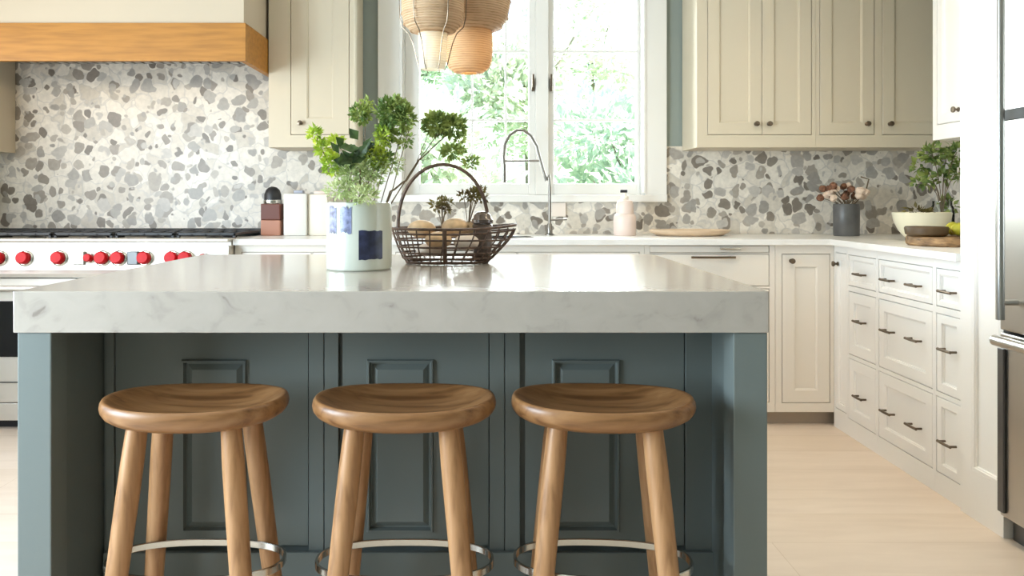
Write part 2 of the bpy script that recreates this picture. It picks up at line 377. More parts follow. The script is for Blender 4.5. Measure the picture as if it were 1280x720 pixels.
# window over the sink
win = thing('window_1', (.225, YB, WZ0), kind='structure')
c = MB()
c.box(-.61, WX0, YB-.028, YB, 1.12, 2.62, .004); c.box(WX1, 1.05, YB-.028, YB, 1.12, 2.62, .004)
c.box(WX0, WX1, YB-.028, YB, WZ1, 2.62, .004)
c.box(-.485, -.470, YB-.034, YB, 1.17, 2.5, .003); c.box(.915, .93, YB-.034, YB, 1.17, 2.5, .003)
c.build('casing', M['trimw'], win)
MB().box(-.61, 1.05, YB-.040, YB+.06, 1.118, 1.160, .005).build('window_sill', M['trimw'], win)
j = MB(); j.box(WX0, WX0+.012, YB, YB+.18, WZ0, WZ1); j.box(WX1-.012, WX1, YB, YB+.18, WZ0, WZ1); j.box(WX0, WX1, YB+.06, YB+.18, WZ0, WZ0+.012); j.box(WX0, WX1, YB, YB+.18, WZ1-.012, WZ1)
j.build('jamb', M['trimw'], win)
MB().box(.300, .375, YB+.03, YB+.12, 1.162, 2.488, .004).build('centre_post', M['trimw'], win)
def sash(x0, x1, gx0, gx1, bars, verts, lx):
    y0, y1 = YB+.06, YB+.11; s = MB()
    s.box(x0, gx0, y0, y1, 1.162, 2.488, .004); s.box(gx1, x1, y0, y1, 1.162, 2.488, .004)
    s.box(gx0, gx1, y0, y1, 1.162, 1.226, .004); s.box(gx0, gx1, y0, y1, 2.42, 2.488, .004)
    so = s.build('sash', M['trimw'], win)
    g = MB(); g.box(gx0-.005, gx1+.005, y0+.022, y0+.027, 1.22, 2.43); g.build('glass_pane', M['glass'], so)
    b = MB()
    for z in bars: b.box(gx0, gx1, y0+.010, y0+.020, z-.008, z+.008, .002)
    for x in verts: b.box(x-.006, x+.006, y0+.006, y0+.018, 1.226, 2.42, .002)
    b.build('glazing_bar', M['trimw'], so)
    k = MB(); k.box(lx-.008, lx+.008, YB+.035, YB+.062, 1.765, 1.84, .004); k.cyl((lx, YB+.022, 1.80), (lx, YB+.04, 1.80), .007); k.box(lx-.006, lx+.006, YB+.012, YB+.024, 1.785, 1.86, .003)
    k.build('window_latch', M['bronze'], so)
sash(WX0+.012, .300, -.377, .262, [1.597, 2.0], [-.07, .127], .285)
sash(.375, WX1-.012, .41, .893, [1.597, 2.0], [], .392)
# two left-wall windows out of view, made up to bring daylight in
win2 = thing('unseen_window_2', (XL, .75, .6), kind='structure'); s = MB()
for y0, y1, z0, z1 in ((-.25, -.17, .6, 2.3), (1.67, 1.75, .6, 2.3), (-.17, 1.67, .6, .68), (-.17, 1.67, 2.22, 2.3), (.72, .78, .68, 2.22)):
    s.box(XL-.12, XL-.06, y0, y1, z0, z1, .004)
s.build('window_frame', M['trimw'], win2)
win3 = thing('added_window_3', (XL, 2.85, .95), kind='structure'); s = MB()  # unseen window, added along with the side fill light
for y0, y1, z0, z1 in ((2.1, 2.18, .95, 2.3), (3.52, 3.6, .95, 2.3), (2.18, 3.52, .95, 1.03), (2.18, 3.52, 2.22, 2.3), (2.82, 2.88, 1.03, 2.22)):
    s.box(XL-.12, XL-.06, y0, y1, z0, z1, .004)
s.build('window_frame', M['trimw'], win3)
# recessed ceiling lights, out of view, added as warm fill
for i, (x, y) in enumerate(SPOTS):
    if i == 0:
        dl = thing('added_downlight', (x, y, CEIL), 'small round recessed downlight added as fill in the unseen ceiling', 'ceiling light', 'added fill downlights in the ceiling')
        MB().lathe([(.035, 0), (.062, -.001), (.062, -.006), (.045, -.008), (.04, -.002)], (x, y, CEIL)).build('trim_ring', M['trimw'], dl, True)
        MB().lathe([(0, -.001), (.036, -.001), (.036, -.003), (0, -.003)], (x, y, CEIL)).build('lens', mat('warm_lens', (1, .9, .75), .5, emit=(1, .82, .6), estr=3), dl)
    else:
        d2 = copy_tree(dl); d2.location = (x, y, CEIL)
    sp_ = light('SPOT', 'downlight_fill', (x, y, CEIL-.02), (0, 0, 0), 2 if y < 2 else (42 if x > 1 else 7), (1.0, .80, .54)).data
    sp_.spot_size = R(150); sp_.spot_blend = 1.0; sp_.shadow_soft_size = .08

# ------------------------------------------------------------------ cabinets
def PB(yf): return lambda u, o, z: Vector((u, yf-o, z))
def PR(xf): return lambda u, o, z: Vector((xf-o, u, z))
def rect(P, u0, u1, z0, z1, ins, o): return [P(u0+ins, o, z0+ins), P(u1-ins, o, z0+ins), P(u1-ins, o, z1-ins), P(u0+ins, o, z1-ins)]
def pbox(mb, P, u0, u1, o0, o1, z0, z1, bev=0):
    a, b = P(u0, o0, z0), P(u1, o1, z1)
    mb.box(min(a.x, b.x), max(a.x, b.x), min(a.y, b.y), max(a.y, b.y), z0, z1, bev)
def panel(mb, P, u0, u1, z0, z1, steps): mb.loops([rect(P, u0, u1, z0, z1, i, o) for i, o in steps])
def shaker(mb, P, u0, u1, z0, z1, fw=.055, th=.02, rec=.009, bead=.006):
    if (z1-z0) < .2 and fw > .03: fw = .03
    panel(mb, P, u0, u1, z0, z1, [(0, -th), (0, -.0015), (.0015, 0), (fw, 0), (fw+.002, -.003), (fw+bead, -.004), (fw+bead+.002, -rec)])
def slab(mb, P, u0, u1, z0, z1, th=.02): panel(mb, P, u0, u1, z0, z1, [(0, -th), (0, -.0015), (.0015, 0)])
def knob(P, u, z, m, parent, r=.014):
    c0 = P(u, 0, z); d = (P(u, 1, z) - c0).normalized(); q = d.to_track_quat('Z', 'Y')
    MB().lathe([(r*.75, 0), (r*.7, .003), (r*.38, .006), (r*.35, .014), (r*.8, .018), (r, .023), (r*.9, .028), (0, .031)], c0, 16, q=q).build('knob', m, parent, True)
def pull(P, u, z, w, m, parent, drop=.026):
    mb = MB()
    for s in (-1, 1): mb.cyl(P(u+s*w*.42, 0, z), P(u+s*w*.42, drop, z), .0045, seg=10)
    mb.tube([P(u-w*.5, drop, z), P(u, drop+.002, z), P(u+w*.5, drop, z)], .0055, 10)
    mb.build('pull_handle', m, parent, True)
def cabinet(name, label, P, u0, u1, z0, z1, depth, fronts, m, group=None, cat='cabinet'):
    base = P((u0+u1)/2, -depth/2, z0)
    t = thing(name, tuple(base), label, cat, group)
    b = MB(); pbox(b, P, u0, u1, -depth, -.021, z0, z1); b.build('carcass', m, t)
    us = sorted({u0, u1, *[v for f in fronts for v in (f['u'][0]-.003, f['u'][1]+.003)]})
    zs = sorted({z0, z1, *[v for f in fronts for v in (f['z'][0]-.003, f['z'][1]+.003)]})
    fr = MB()
    for a, b_ in zip(us, us[1:]):
        for c_, d in zip(zs, zs[1:]):
            mu, mz = (a+b_)/2, (c_+d)/2
            if b_-a < 1e-4 or d-c_ < 1e-4: continue
            if any(f['u'][0]-.0031 <= mu <= f['u'][1]+.0031 and f['z'][0]-.0031 <= mz <= f['z'][1]+.0031 for f in fronts): continue
            pbox(fr, P, a, b_, -.0209, 0, c_, d)
    fr.build('face_frame', m, t)
    for f in fronts:
        mb = MB(); (a, b_), (c_, d) = f['u'], f['z']
        (slab if f.get('slab') else shaker)(mb, P, a, b_, c_, d, **({} if f.get('slab') else {'fw': f.get('fw', .055)}))
        o = mb.build(f.get('name', 'door'), m, t)
        for (ku, kz) in f.get('knobs', ()): knob(P, ku, kz, M['bronze'], o)
        for (pu, pz, pw) in f.get('pulls', ()): pull(P, pu, pz, pw, f.get('pm', M['nickel']), o)
    return t

UY = 4.29; CY = 4.0; PU = PB(UY); PC = PB(CY)
# wall cabinet between hood and window
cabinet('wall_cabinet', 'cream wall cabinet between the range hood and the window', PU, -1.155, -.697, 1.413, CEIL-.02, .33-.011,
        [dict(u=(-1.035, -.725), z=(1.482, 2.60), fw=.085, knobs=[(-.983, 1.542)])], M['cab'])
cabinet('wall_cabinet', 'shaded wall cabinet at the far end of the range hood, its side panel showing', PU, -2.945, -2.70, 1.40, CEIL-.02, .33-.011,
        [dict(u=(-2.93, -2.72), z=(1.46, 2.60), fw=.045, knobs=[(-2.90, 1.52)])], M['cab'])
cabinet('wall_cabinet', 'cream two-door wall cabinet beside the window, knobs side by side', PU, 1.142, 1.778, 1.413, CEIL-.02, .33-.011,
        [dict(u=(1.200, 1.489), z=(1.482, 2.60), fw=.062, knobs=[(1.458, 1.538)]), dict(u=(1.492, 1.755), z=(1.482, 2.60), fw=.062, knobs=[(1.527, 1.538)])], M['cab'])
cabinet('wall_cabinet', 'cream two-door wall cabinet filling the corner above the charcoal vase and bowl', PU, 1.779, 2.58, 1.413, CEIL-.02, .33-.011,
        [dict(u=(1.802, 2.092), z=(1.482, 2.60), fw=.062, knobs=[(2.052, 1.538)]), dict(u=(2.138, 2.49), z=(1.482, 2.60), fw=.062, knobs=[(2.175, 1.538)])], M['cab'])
PRU = PR(2.07)
cabinet('wall_cabinet', 'white wall cabinet on the side wall, over the wood slab and bowl', PRU, 2.93, 3.69, 1.405, CEIL-.02, .52,
        [dict(u=(3.462, 3.655), z=(1.475, 2.60), fw=.04, knobs=[(3.49, 1.525)]), dict(u=(2.95, 3.456), z=(1.475, 2.60), knobs=[(3.42, 1.525)])], M['cabw'])

# base cabinets on the back wall
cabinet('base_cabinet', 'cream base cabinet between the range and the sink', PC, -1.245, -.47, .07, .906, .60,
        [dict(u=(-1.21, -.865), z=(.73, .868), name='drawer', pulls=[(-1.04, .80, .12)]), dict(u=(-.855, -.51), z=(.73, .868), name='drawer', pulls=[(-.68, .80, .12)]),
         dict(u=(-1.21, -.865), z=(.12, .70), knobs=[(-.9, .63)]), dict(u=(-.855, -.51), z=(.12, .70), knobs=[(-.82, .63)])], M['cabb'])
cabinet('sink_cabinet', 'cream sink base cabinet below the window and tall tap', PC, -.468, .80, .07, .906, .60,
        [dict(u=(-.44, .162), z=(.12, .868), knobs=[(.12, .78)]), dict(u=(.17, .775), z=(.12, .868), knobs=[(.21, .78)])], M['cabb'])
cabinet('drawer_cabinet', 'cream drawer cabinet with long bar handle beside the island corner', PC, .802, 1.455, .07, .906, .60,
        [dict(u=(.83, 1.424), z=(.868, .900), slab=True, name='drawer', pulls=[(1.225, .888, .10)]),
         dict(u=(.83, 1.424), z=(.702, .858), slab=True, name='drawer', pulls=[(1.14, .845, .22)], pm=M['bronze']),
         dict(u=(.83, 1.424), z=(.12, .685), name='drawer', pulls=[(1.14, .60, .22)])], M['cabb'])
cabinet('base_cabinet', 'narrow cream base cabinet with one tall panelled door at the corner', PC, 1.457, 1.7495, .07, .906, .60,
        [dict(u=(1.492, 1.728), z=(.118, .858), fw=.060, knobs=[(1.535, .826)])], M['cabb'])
struct(MB().box(-1.24, 1.81, CY+.05, CY+.07, 0, .0695).build('baseboard_back', M['toe']))

# right-hand run
XF = 1.75; PRB = PR(XF); RD = .83
cabinet('base_cabinet', 'very narrow white cabinet door with a small knob at the inner corner', PRB, 3.852, 3.999, .0, .906, .6,
        [dict(u=(3.862, 3.978), z=(.10, .868), fw=.025, knobs=[(3.955, .815)])], M['cabw'])
def drawers(label, u0, u1, pulls_u):
    fr = []
    pw = .085
    for (z0, z1, zp) in ((.723, .866, .785), (.395, .692, .565), (.085, .372, .215)):
        fr.append(dict(u=(u0+.014, u1-.014), z=(z0, z1), fw=(.032 if u1-u0 < .2 else .048) if z1-z0 > .2 else .02, name='drawer', pm=M['bronze'], pulls=[(u, zp, min(pw, (u1-u0)*.45)) for u in pulls_u]))
    cabinet('drawer_cabinet', label, PRB, u0, u1, .0, .906, RD, fr, M['cabw'])
drawers('slim white three-drawer cabinet next to the corner cabinet', 3.560, 3.851, [3.70])
drawers('wide white three-drawer cabinet with two pulls per drawer', 3.108, 3.559, [3.445, 3.235])
drawers('white three-drawer cabinet standing against the tall fridge panel', 2.915, 3.107, [3.000])

# tall panel and refrigerator
t = thing('tall_cabinet', (2.15, 2.81, 0), 'full-height white cabinet panel between the drawers and the fridge', 'cabinet')
MB().box(1.75, 2.59, 2.672, 2.9135, 0, CEIL-.02).build('carcass', M['cabw'], t)
mb = MB(); shaker(mb, PR(1.735), 2.695, 2.845, .17, 2.5, fw=.012, th=.0145, rec=.010); mb.build('side_panel', M['cabw'], t)
mb = MB(); pbox(mb, PRB, 2.845, 2.9135, 0.0005, .0150, 0, CEIL-.02); pbox(mb, PRB, 2.672, 2.695, .0005, .0150, 0, CEIL-.02); pbox(mb, PRB, 2.695, 2.845, .0005, .0150, 0, .17); pbox(mb, PRB, 2.695, 2.845, .0005, .0150, 2.5, CEIL-.02)
mb.build('face_frame', M['cabw'], t)
XFR = 1.715
t = thing('refrigerator', (2.15, 2.25, 0), 'stainless steel fridge with tall vertical bar handle beside the white panel', 'fridge')
MB().box(1.80, 2.58, 1.79, 2.666, .03, 2.13).build('body', M['darksteel'], t)
d = MB().box(XFR, 1.79, 1.80, 2.660, .70, 2.12, .006).build('door', M['steel'], t)
h = MB(); yh = 2.573
h.tube([(XFR-.055, yh, .745), (XFR-.055, yh, 2.05)], .013, 12)
for z in (.80, 2.0): h.cyl((XFR, yh, z), (XFR-.055, yh, z), .009, seg=10)
h.build('handle', M['steel'], d, True)
MB().box(XFR-.008, XFR-.0005, 1.82, 2.656, 1.390, 1.426, .002).build('trim_strip', M['strip'], d)
d = MB().box(XFR, 1.79, 1.80, 2.660, .085, .692, .006).build('freezer_drawer', M['steel'], t)
h = MB(); h.tube([(XFR-.055, 1.9, .675), (XFR-.055, 2.60, .675)], .018, 12)
for y in (1.98, 2.58): h.cyl((XFR, y, .675), (XFR-.055, y, .675), .011, seg=10)
h.build('handle', M['steel'], d, True)
MB().box(XFR-.010, XFR-.0005, 2.628, 2.658, .10, .64, .002).build('edge_trim', M['darksteel'], d)
MB().box(1.76, 1.80, 1.82, 2.66, 0, .08).build('kick_plate', M['darksteel'], t)
cabinet('overhead_cabinet', 'white cabinet above the fridge', PR(1.76), 1.79, 2.668, 2.15, CEIL-.02, .8,
        [dict(u=(1.82, 2.245), z=(2.18, 2.68), knobs=[(2.2, 2.24)]), dict(u=(2.255, 2.64), z=(2.18, 2.68), knobs=[(2.30, 2.24)])], M['cabw'])

# worktops
w = MB()
w.loops([[Vector((x, y, z)) for x, y in ((-1.247, CY-.03), (XF-.03, CY-.03), (XF-.03, 2.915), (XR-.012, 2.915), (XR-.012, YB-.012), (-1.247, YB-.012))] for z in (.9065, .935)])
wt = w.build('worktop', M['counter'])
tag(wt, 'white quartz L-shaped worktop running under the window and round the corner', 'worktop')
w = MB().box(-2.945, -2.803, CY-.03, YB-.012, .9065, .935, .003).build('worktop', M['counter']); tag(w, 'short white worktop beyond the far end of the range', 'worktop')
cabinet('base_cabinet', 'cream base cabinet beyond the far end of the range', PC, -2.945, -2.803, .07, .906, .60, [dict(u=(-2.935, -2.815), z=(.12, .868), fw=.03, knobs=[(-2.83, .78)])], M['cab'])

# ------------------------------------------------------------------ range hood
t = thing('range_hood', (-1.92, 4.25, 1.8), 'cream plaster range hood with a golden oak band along its bottom edge', 'range hood')
hx0, hx1, hy0, hy1 = -2.695, -1.160, 3.89, YB-.012
b = MB()
for a in ((hx0, hx1, hy0, hy0+.03), (hx0, hx0+.03, hy0+.03, 4.2), (hx1-.03, hx1, hy0+.03, hy1)): b.box(*a, 1.807, 1.992, .002)
b.build('wood_band', M['oak'], t)
MB().box(hx0+.012, hx1-.012, hy0+.012, hy1, 1.993, CEIL-.002).build('hood_body', M['hoodw'], t)
li = MB(); li.box(hx0+.031, hx1-.031, hy0+.031, hy1, 1.915, 1.96)
li.build('liner', M['darksteel'], t)
for x in (hx0+.35, (hx0+hx1)/2, hx1-.35):  # unseen lamps added to warm the tiles under the hood
    MB().lathe([(0, 1.9135), (.03, 1.9135), (.03, 1.900), (0, 1.899)], (x, hy0+.12, 0), 20).build('added_hood_lamp', bpy.data.materials.get('warm_lens'), t, True)
    light('SPOT', 'hood_fill_beam', (x, hy0+.12, 1.895), (R(14), 0, 0), 2.2, (1.0, .80, .55)).data.spot_size = R(140)
f = MB()
for i in range(26): f.box(hx0+.08+i*.054, hx0+.115+i*.054, hy0+.15, hy1-.05, 1.905, 1.9145)
f.build('baffle_filter', M['steel'], t)

# ------------------------------------------------------------------ range cooker
rx0, rx1, ry0 = -2.80, -1.25, 3.93
t = thing('range_cooker', ((rx0+rx1)/2, 4.27, 0), 'wide stainless range cooker with red knobs under the hood', 'cooker')
b = MB(); b.box(rx0, rx1, ry0+.03, YB-.012, .04, .925, .003); b.build('body', M['steel_soft'], t)
b = MB(); b.box(rx0, rx1, ry0-.02, ry0+.10, .9255, .940, .006); b.build('front_ledge', M['steel_soft'], t)
b = MB(); b.loops([[Vector((x, y, z)) for y, z in ((ry0+.029, .905), (ry0-.015, .905), (ry0-.035, .79), (ry0-.05, .772), (ry0-.045, .755), (ry0+.029, .752))] for x in (rx0, rx1)])
b.build('control_panel', M['steel_soft'], t)
kq = Vector((0, -1, .17)).normalized().to_track_quat('Z', 'Y')
kpx = [0, 32, 75, 113, 129, 149, 182, 216, 233, 256]
for i, px in enumerate(kpx):
    yk = ry0-.026; x = (px-605)/1000*yk; zk = .845
    r_ = .031 if i not in (3, 9) else .02
    ko = MB().lathe([(r_*1.25, 0), (r_*1.25, .008), (r_*1.1, .010), (r_*1.05, .012), (0, .012)], (x, yk+.002, zk), 24, q=kq).build('bezel', M['nickel'], t, True)
    MB().lathe([(r_*.95, .012), (r_, .018), (r_*.95, .040), (r_*.8, .045), (0, .046)], (x, yk+.002, zk), 24, q=kq).build('control_knob', M['red'], ko, True)
for px in (100, 167):
    x = (px-605)/1000*(ry0-.03); o = MB().box(x-.026, x+.026, ry0-.046, ry0-.02, .815, .880, .004).build('gauge', M['darksteel' if px == 167 else 'steel'], t)
b = MB(); b.box(rx0, rx1, YB-.075, YB-.013, .94, .968, .006); b.build('back_trim', M['black'], t)
nb = 5
for i in range(nb):
    gx0 = rx0 + i*(rx1-rx0)/nb + .008; gx1 = rx0 + (i+1)*(rx1-rx0)/nb - .008; g = MB()
    y0, y1 = ry0+.11, YB-.08
    for y in (y0, (y0+y1)/2, y1-.014): g.box(gx0, gx1, y, y+.014, .950, .966, .003)
    for k in range(5): x = gx0 + k*(gx1-gx0-.012)/4; g.box(x, x+.012, y0, y1, .950, .964, .003)
    for x in (gx0, gx1-.012):
        for y in (y0, y1-.014): g.box(x, x+.012, y, y+.014, .927, .950)
    go = g.build('grate', M['black'], t)
    bb = MB()
    for yy in (y0+.14, y1-.14): bb.lathe([(.045, .926), (.045, .936), (.03, .944), (0, .945)], ((gx0+gx1)/2, yy, 0), 20)
    bb.build('burner', M['black'], go, True)
for (x0, x1, hz) in ((rx0+.01, -2.005, 0), (-1.995, rx1-.01, 0)):
    d = MB().box(x0, x1, ry0, ry0+.029, .135, .745, .004).build('oven_door', M['steel_soft'], t)
    MB().box(x0+.06, x1-.06, ry0-.006, ry0-.0005, .36, .635, .002).build('oven_window', M['blackglass'], d)
    h = MB(); h.tube([(x0+.03, ry0-.05, .70), (x1-.03, ry0-.05, .70)], .014, 12)
    for x in (x0+.07, x1-.07): h.cyl((x, ry0, .70), (x, ry0-.05, .70), .009)
    h.build('handle', M['steel_soft'], d, True)
    MB().box(x0, x1, ry0-.003, ry0+.029, .232, .238).build('groove', M['darksteel'], d)
MB().box(rx0, rx1, ry0+.005, ry0+.029, .045, .131, .003).build('kick_panel', M['steel_soft'], t)
MB().box(rx0+.02, rx1-.02, ry0+.06, ry0+.12, 0, .04).build('plinth', M['black'], t)
# island side strip: left front leg of the oven window comes close to the island; window glass continues

# ------------------------------------------------------------------ island
iy0, iy1 = 1.842, 3.087
t = MB().box(-1.085, .657, iy0, iy1, .824, .92, .003).build('island_worktop', M['stone'])
tag(t, 'thick pale speckled quartz slab on top of the teal island', 'worktop')
t = thing('kitchen_island', (-.2, 2.5, 0), 'teal panelled kitchen island behind the three stools', 'kitchen island')
pb = 2.114
MB().box(-1.03, .62, pb+.02, 3.05, .0, .8235).build('carcass', M['teal'], t)
def post(x0, x1, y0, y1):
    p = MB(); p.box(x0, x1, y0, y1, 0, .8235, .003); p.build('post', M['teal'], t)
post(-1.078, -1.0, 1.848, 1.918); post(.5765, .655, 1.848, 1.925)
MB().box(-1.06, -1.013, 1.919, pb+.02, 0, .8235).build('side_wing', M['teal'], t)
MB().box(.602, .64, 1.926, pb+.02, 0, .8235).build('side_wing', M['teal'], t)
PI_ = PB(pb)
k = pb/1000
fr = MB()
ux = lambda px: (px-605)*k
for a, b_ in ((132, 142), (386, 404.5), (405.5, 423), (612, 630.5), (631.5, 650), (857, 892)):
    fr = MB(); pbox(fr, PI_, ux(a), ux(b_), -.019, 0, 0, .8235, .0015); fr.build('stile', M['teal'], t)
for a, b_, c_, d_ in ((142, 386, 226, 308), (426, 612, 458, 542), (655, 857, 690, 775)):
    u0, u1, r0, r1 = ux(a)+.003, ux(b_)-.003, ux(c_), ux(d_)
    mb = MB()
    # board with one raised-and-fielded centre: four flat pieces round a moulded panel
    z0, z1, za, zb = .215, .81, .25, .708
    pbox(mb, PI_, u0, r0, -.019, -.006, z0, z1); pbox(mb, PI_, r1, u1, -.019, -.006, z0, z1)
    pbox(mb, PI_, r0, r1, -.019, -.006, z0, za); pbox(mb, PI_, r0, r1, -.019, -.006, zb, z1)
    panel(mb, PI_, r0, r1, za, zb, [(0, -.019), (0, -.006), (.003, .002), (.007, .002), (.010, -.014), (.014, -.014), (.028, -.005)])
    mb.build('raised_panel', M['teal'], t)
b = MB(); pbox(b, PI_, ux(132), ux(892), .0005, .016, 0, .205, .004); b.build('plinth', M['teal'], t)

# ------------------------------------------------------------------ stools
def stool_mesh(rot_jit, label):
    t = thing('bar_stool', (0, 0, 0), label, 'bar stool', 'oak bar stools at the island', local=True)
    A, B = .212, .148; H = .672
    prof = [(0, -.034), (.25, -.033), (.5, -.029), (.7, -.020), (.84, -.009), (.92, -.002), (.955, 0), (.975, -.0015), (.992, -.008), (1.0, -.018), (.99, -.028), (.955, -.038), (.89, -.046), (.78, -.052), (.6, -.055), (.3, -.056), (0, -.056)]
    rings = []
    for r, z in prof:
        ring = []
        for i in range(64):
            a = 2*math.pi*i/64; ca, sa = math.cos(a), math.sin(a); n = 2.25
            cx = math.copysign(abs(ca)**(2/n), ca)*A*max(r, 1e-3); sy_ = math.copysign(abs(sa)**(2/n), sa)*B*max(r, 1e-3)
            ring.append(Vector((cx, sy_, H + z + .006*(cx/A)**2)))
        rings.append(ring)
    MB().loops(rings).build('seat', M['stoolseat'], t, True, angle=80)
    for sx in (-1, 1):
        for sy_ in (-1, 1):
            top = Vector((sx*.105, sy_*.075, H-.050)); bot = Vector((sx*.166, sy_*.138, 0))
            pts = [top.lerp(bot, k/8) for k in range(9)]
            MB().tube(pts, .02, 16, rad=[.023, .0248, .0248, .0243, .0238, .023, .022, .021, .019]).build('leg', M['stoolleg'], t, True)
    n = 64; rr = []
    for i in range(n):
        a = 2*math.pi*i/n; ca, sa = math.cos(a), math.sin(a); e = 2/2.4
        x = math.copysign(abs(ca)**e, ca); y = math.copysign(abs(sa)**e, sa)
        rr.append((x, y))
    rings = []
    for x, y in rr+[rr[0]]:
        nx = Vector((x, y, 0)).normalized(); c_ = Vector((x*.203, y*.100, .292))
        rings.append([c_ + nx*.004*p + Vector((0, 0, .0085*q_)) for p, q_ in ((1, .8), (.6, 1), (-.6, 1), (-1, .8), (-1, -.8), (-.6, -1), (.6, -1), (1, -.8))])
    MB().loops(rings, cap0=False, cap1=False).build('foot_ring', M['nickel'], t, True)
    return t
s1 = stool_mesh(0, 'oak bar stool nearest the range end of the island')
s1.location = (-.669, 1.86, 0)
s2 = copy_tree(s1); s2.location = (-.184, 1.86, 0); s2['label'] = 'middle oak bar stool, in front of the white vase'
s3 = copy_tree(s1); s3.location = (.275, 1.86, 0); s3.rotation_euler.z = R(-4); s3['label'] = 'oak bar stool nearest the fridge end of the island'

# ------------------------------------------------------------------ pendants
def pendant(label, c, woven, upper, lower_prof, lower_mat, wires, energy, emis):
    x, y = c
    t = thing('pendant_lamp', (x, y, CEIL), label, 'pendant lamp', 'woven pendant lamps over the island')
    def shell(prof, th):
        return prof + [(max(r-th, .002), z) for r, z in reversed(prof)]
    sh = MB().lathe(shell(upper, .004), (x, y, 0), 48); so = sh.build('lamp_shade', M[woven], t, True)
    lo = MB().lathe(shell(lower_prof, .003), (x, y, 0), 40).build('lower_shade', M[lower_mat], t, True)
    zt = upper[0][1]
    MB().cyl((x, y, zt-.01), (x, y, CEIL-.025), .003, seg=8).build('cord', M['black'], t)
    MB().lathe([(0, CEIL-.026), (.045, CEIL-.024), (.05, CEIL-.001), (0, CEIL-.001)], (x, y, 0)).build('ceiling_rose', M['bronze'], t, True)
    zb = lower_prof[-1][1]
    MB().lathe([(0, zb+.03), (.018, zb+.04), (.025, zb+.06), (.016, zb+.09), (.012, zb+.12), (0, zb+.12)], (x, y, 0), 16).build('bulb', mat('warm_bulb', (1, .85, .6), .4, emit=(1, .75, .45), estr=emis), t, True)
    for (ang, prof, r) in wires:
        MB().tube([(x+math.cos(ang)*q_, y+math.sin(ang)*q_, z) for q_, z in prof], r, 6).build('wire_rib', M['bronze'], t, True)
    # horizontal woven hoops
    for (q_, z) in upper[2:]:
        MB().tube([(x+math.cos(a)*(q_+.001), y+math.sin(a)*(q_+.001), z) for a in [2*math.pi*i/40 for i in range(40)]], .0018, 6, closed=True).build('hoop', M[woven], t, True)
    light('POINT', 'pendant_glow', (x, y, zb+.06), (0, 0, 0), energy, (1, .72, .42), .02)
    return t
upA = [(.012, 1.96), (.05, 1.945), (.078, 1.90), (.092, 1.84), (.098, 1.77), (.097, 1.71), (.090, 1.678), (.070, 1.658), (.048, 1.650)]
loA = [(.046, 1.655), (.046, 1.63), (.044, 1.59), (.040, 1.55), (.036, 1.538)]
wireA = [(.012, 1.975), (.055, 1.955), (.086, 1.90), (.100, 1.84), (.105, 1.77), (.103, 1.70), (.096, 1.670), (.075, 1.650), (.062, 1.62), (.052, 1.58), (.045, 1.55), (.036, 1.534)]
pendant('smaller woven pendant lamp with dark wire frame and pale lower shade', (-.160, 2.50), 'wicker', upA, loA, 'shade_linen',
        [(a, wireA, .0016) for a in (0, R(120), R(180), R(240), R(300), R(60))], 1.0, 3)
upB = [(.014, 2.10), (.06, 2.08), (.105, 2.02), (.134, 1.94), (.145, 1.86), (.144, 1.81), (.134, 1.755), (.112, 1.725), (.084, 1.712)]
loB = [(.078, 1.716), (.081, 1.70), (.082, 1.66), (.080, 1.61), (.070, 1.585), (.050, 1.570), (.03, 1.567)]
pendant('larger woven pendant lamp with glowing rattan lower drum', (-.052, 2.76), 'wicker', upB, loB, 'wicker_lit', [], 2.2, 6)

# ------------------------------------------------------------------ plants helper
def foliage(mb, centre, rad, n, L, W, flat=1.0):
    c_ = Vector(centre)
    for _ in range(n):
        d = Vector((rnd.gauss(0, 1), rnd.gauss(0, 1), rnd.gauss(0, 1))).normalized()
        p = c_ + Vector((d.x*rad[0], d.y*rad[1], d.z*rad[2])) * (rnd.random()**.45)
        dd = (d + Vector((rnd.uniform(-.7, .7), rnd.uniform(-.7, .7), rnd.uniform(-.2, .9))))
        nn = Vector((rnd.uniform(-1, 1), rnd.uniform(-1, 1), rnd.uniform(.2, 1)))
        s_ = rnd.uniform(.65, 1.25)
        mb.leaf(p, dd, nn, L*s_, W*s_)
def at(px, py, y): return Vector(((px-605)/1000*y, y, 1.13-(py-250)/1000*y))
def bez(a, b, c_, n=8): return [a.lerp(b, i/n).lerp(b.lerp(c_, i/n), i/n) for i in range(n+1)]

# ------------------------------------------------------------------ vase with branches
VY = 2.44; VX = (449-605)/1000*VY; vr = .099
t = thing('flower_vase', (VX, VY, .92), 'white ceramic cylinder vase with blue and navy patches on the island', 'vase')
MB().lathe([(0, .9205), (vr-.004, .9205), (vr, .925), (vr, 1.10), (vr-.002, 1.122), (vr-.007, 1.124), (vr-.009, 1.12), (vr-.010, 1.0), (0, .95)], (VX, VY, 0), 48).build('body', M['vase'], t, True)
def patch(a0, a1, z0, z1, m, ragged=0):
    mb = MB(); n = 8; rr = vr+.0008
    def ring(zz, jit): return [Vector((VX+rr*math.sin(R(a0+(a1-a0)*i/n)), VY-rr*math.cos(R(a0+(a1-a0)*i/n)), zz+rnd.uniform(-jit, jit))) for i in range(n+1)]
    mb.loops([ring(z0, ragged), ring((z0+z1)/2, 0), ring(z1, ragged)], closed=False); mb.build('painted_patch', m, t, True, fix=False)
patch(-52, -33, 1.035, 1.112, M['ink'], .008); patch(-26, -4, 1.035, 1.108, M['ink'], .006); patch(8, 52, .955, 1.040, M['navy'], .002)
def branches(name, label, base, specs, group=None, cat='branch'):
    """specs: (path pixel points, depth offset, radius, [(clusters)])"""
    t = thing(name, tuple(base), label, cat, group)
    return t
V0 = Vector((VX, VY, 1.02))
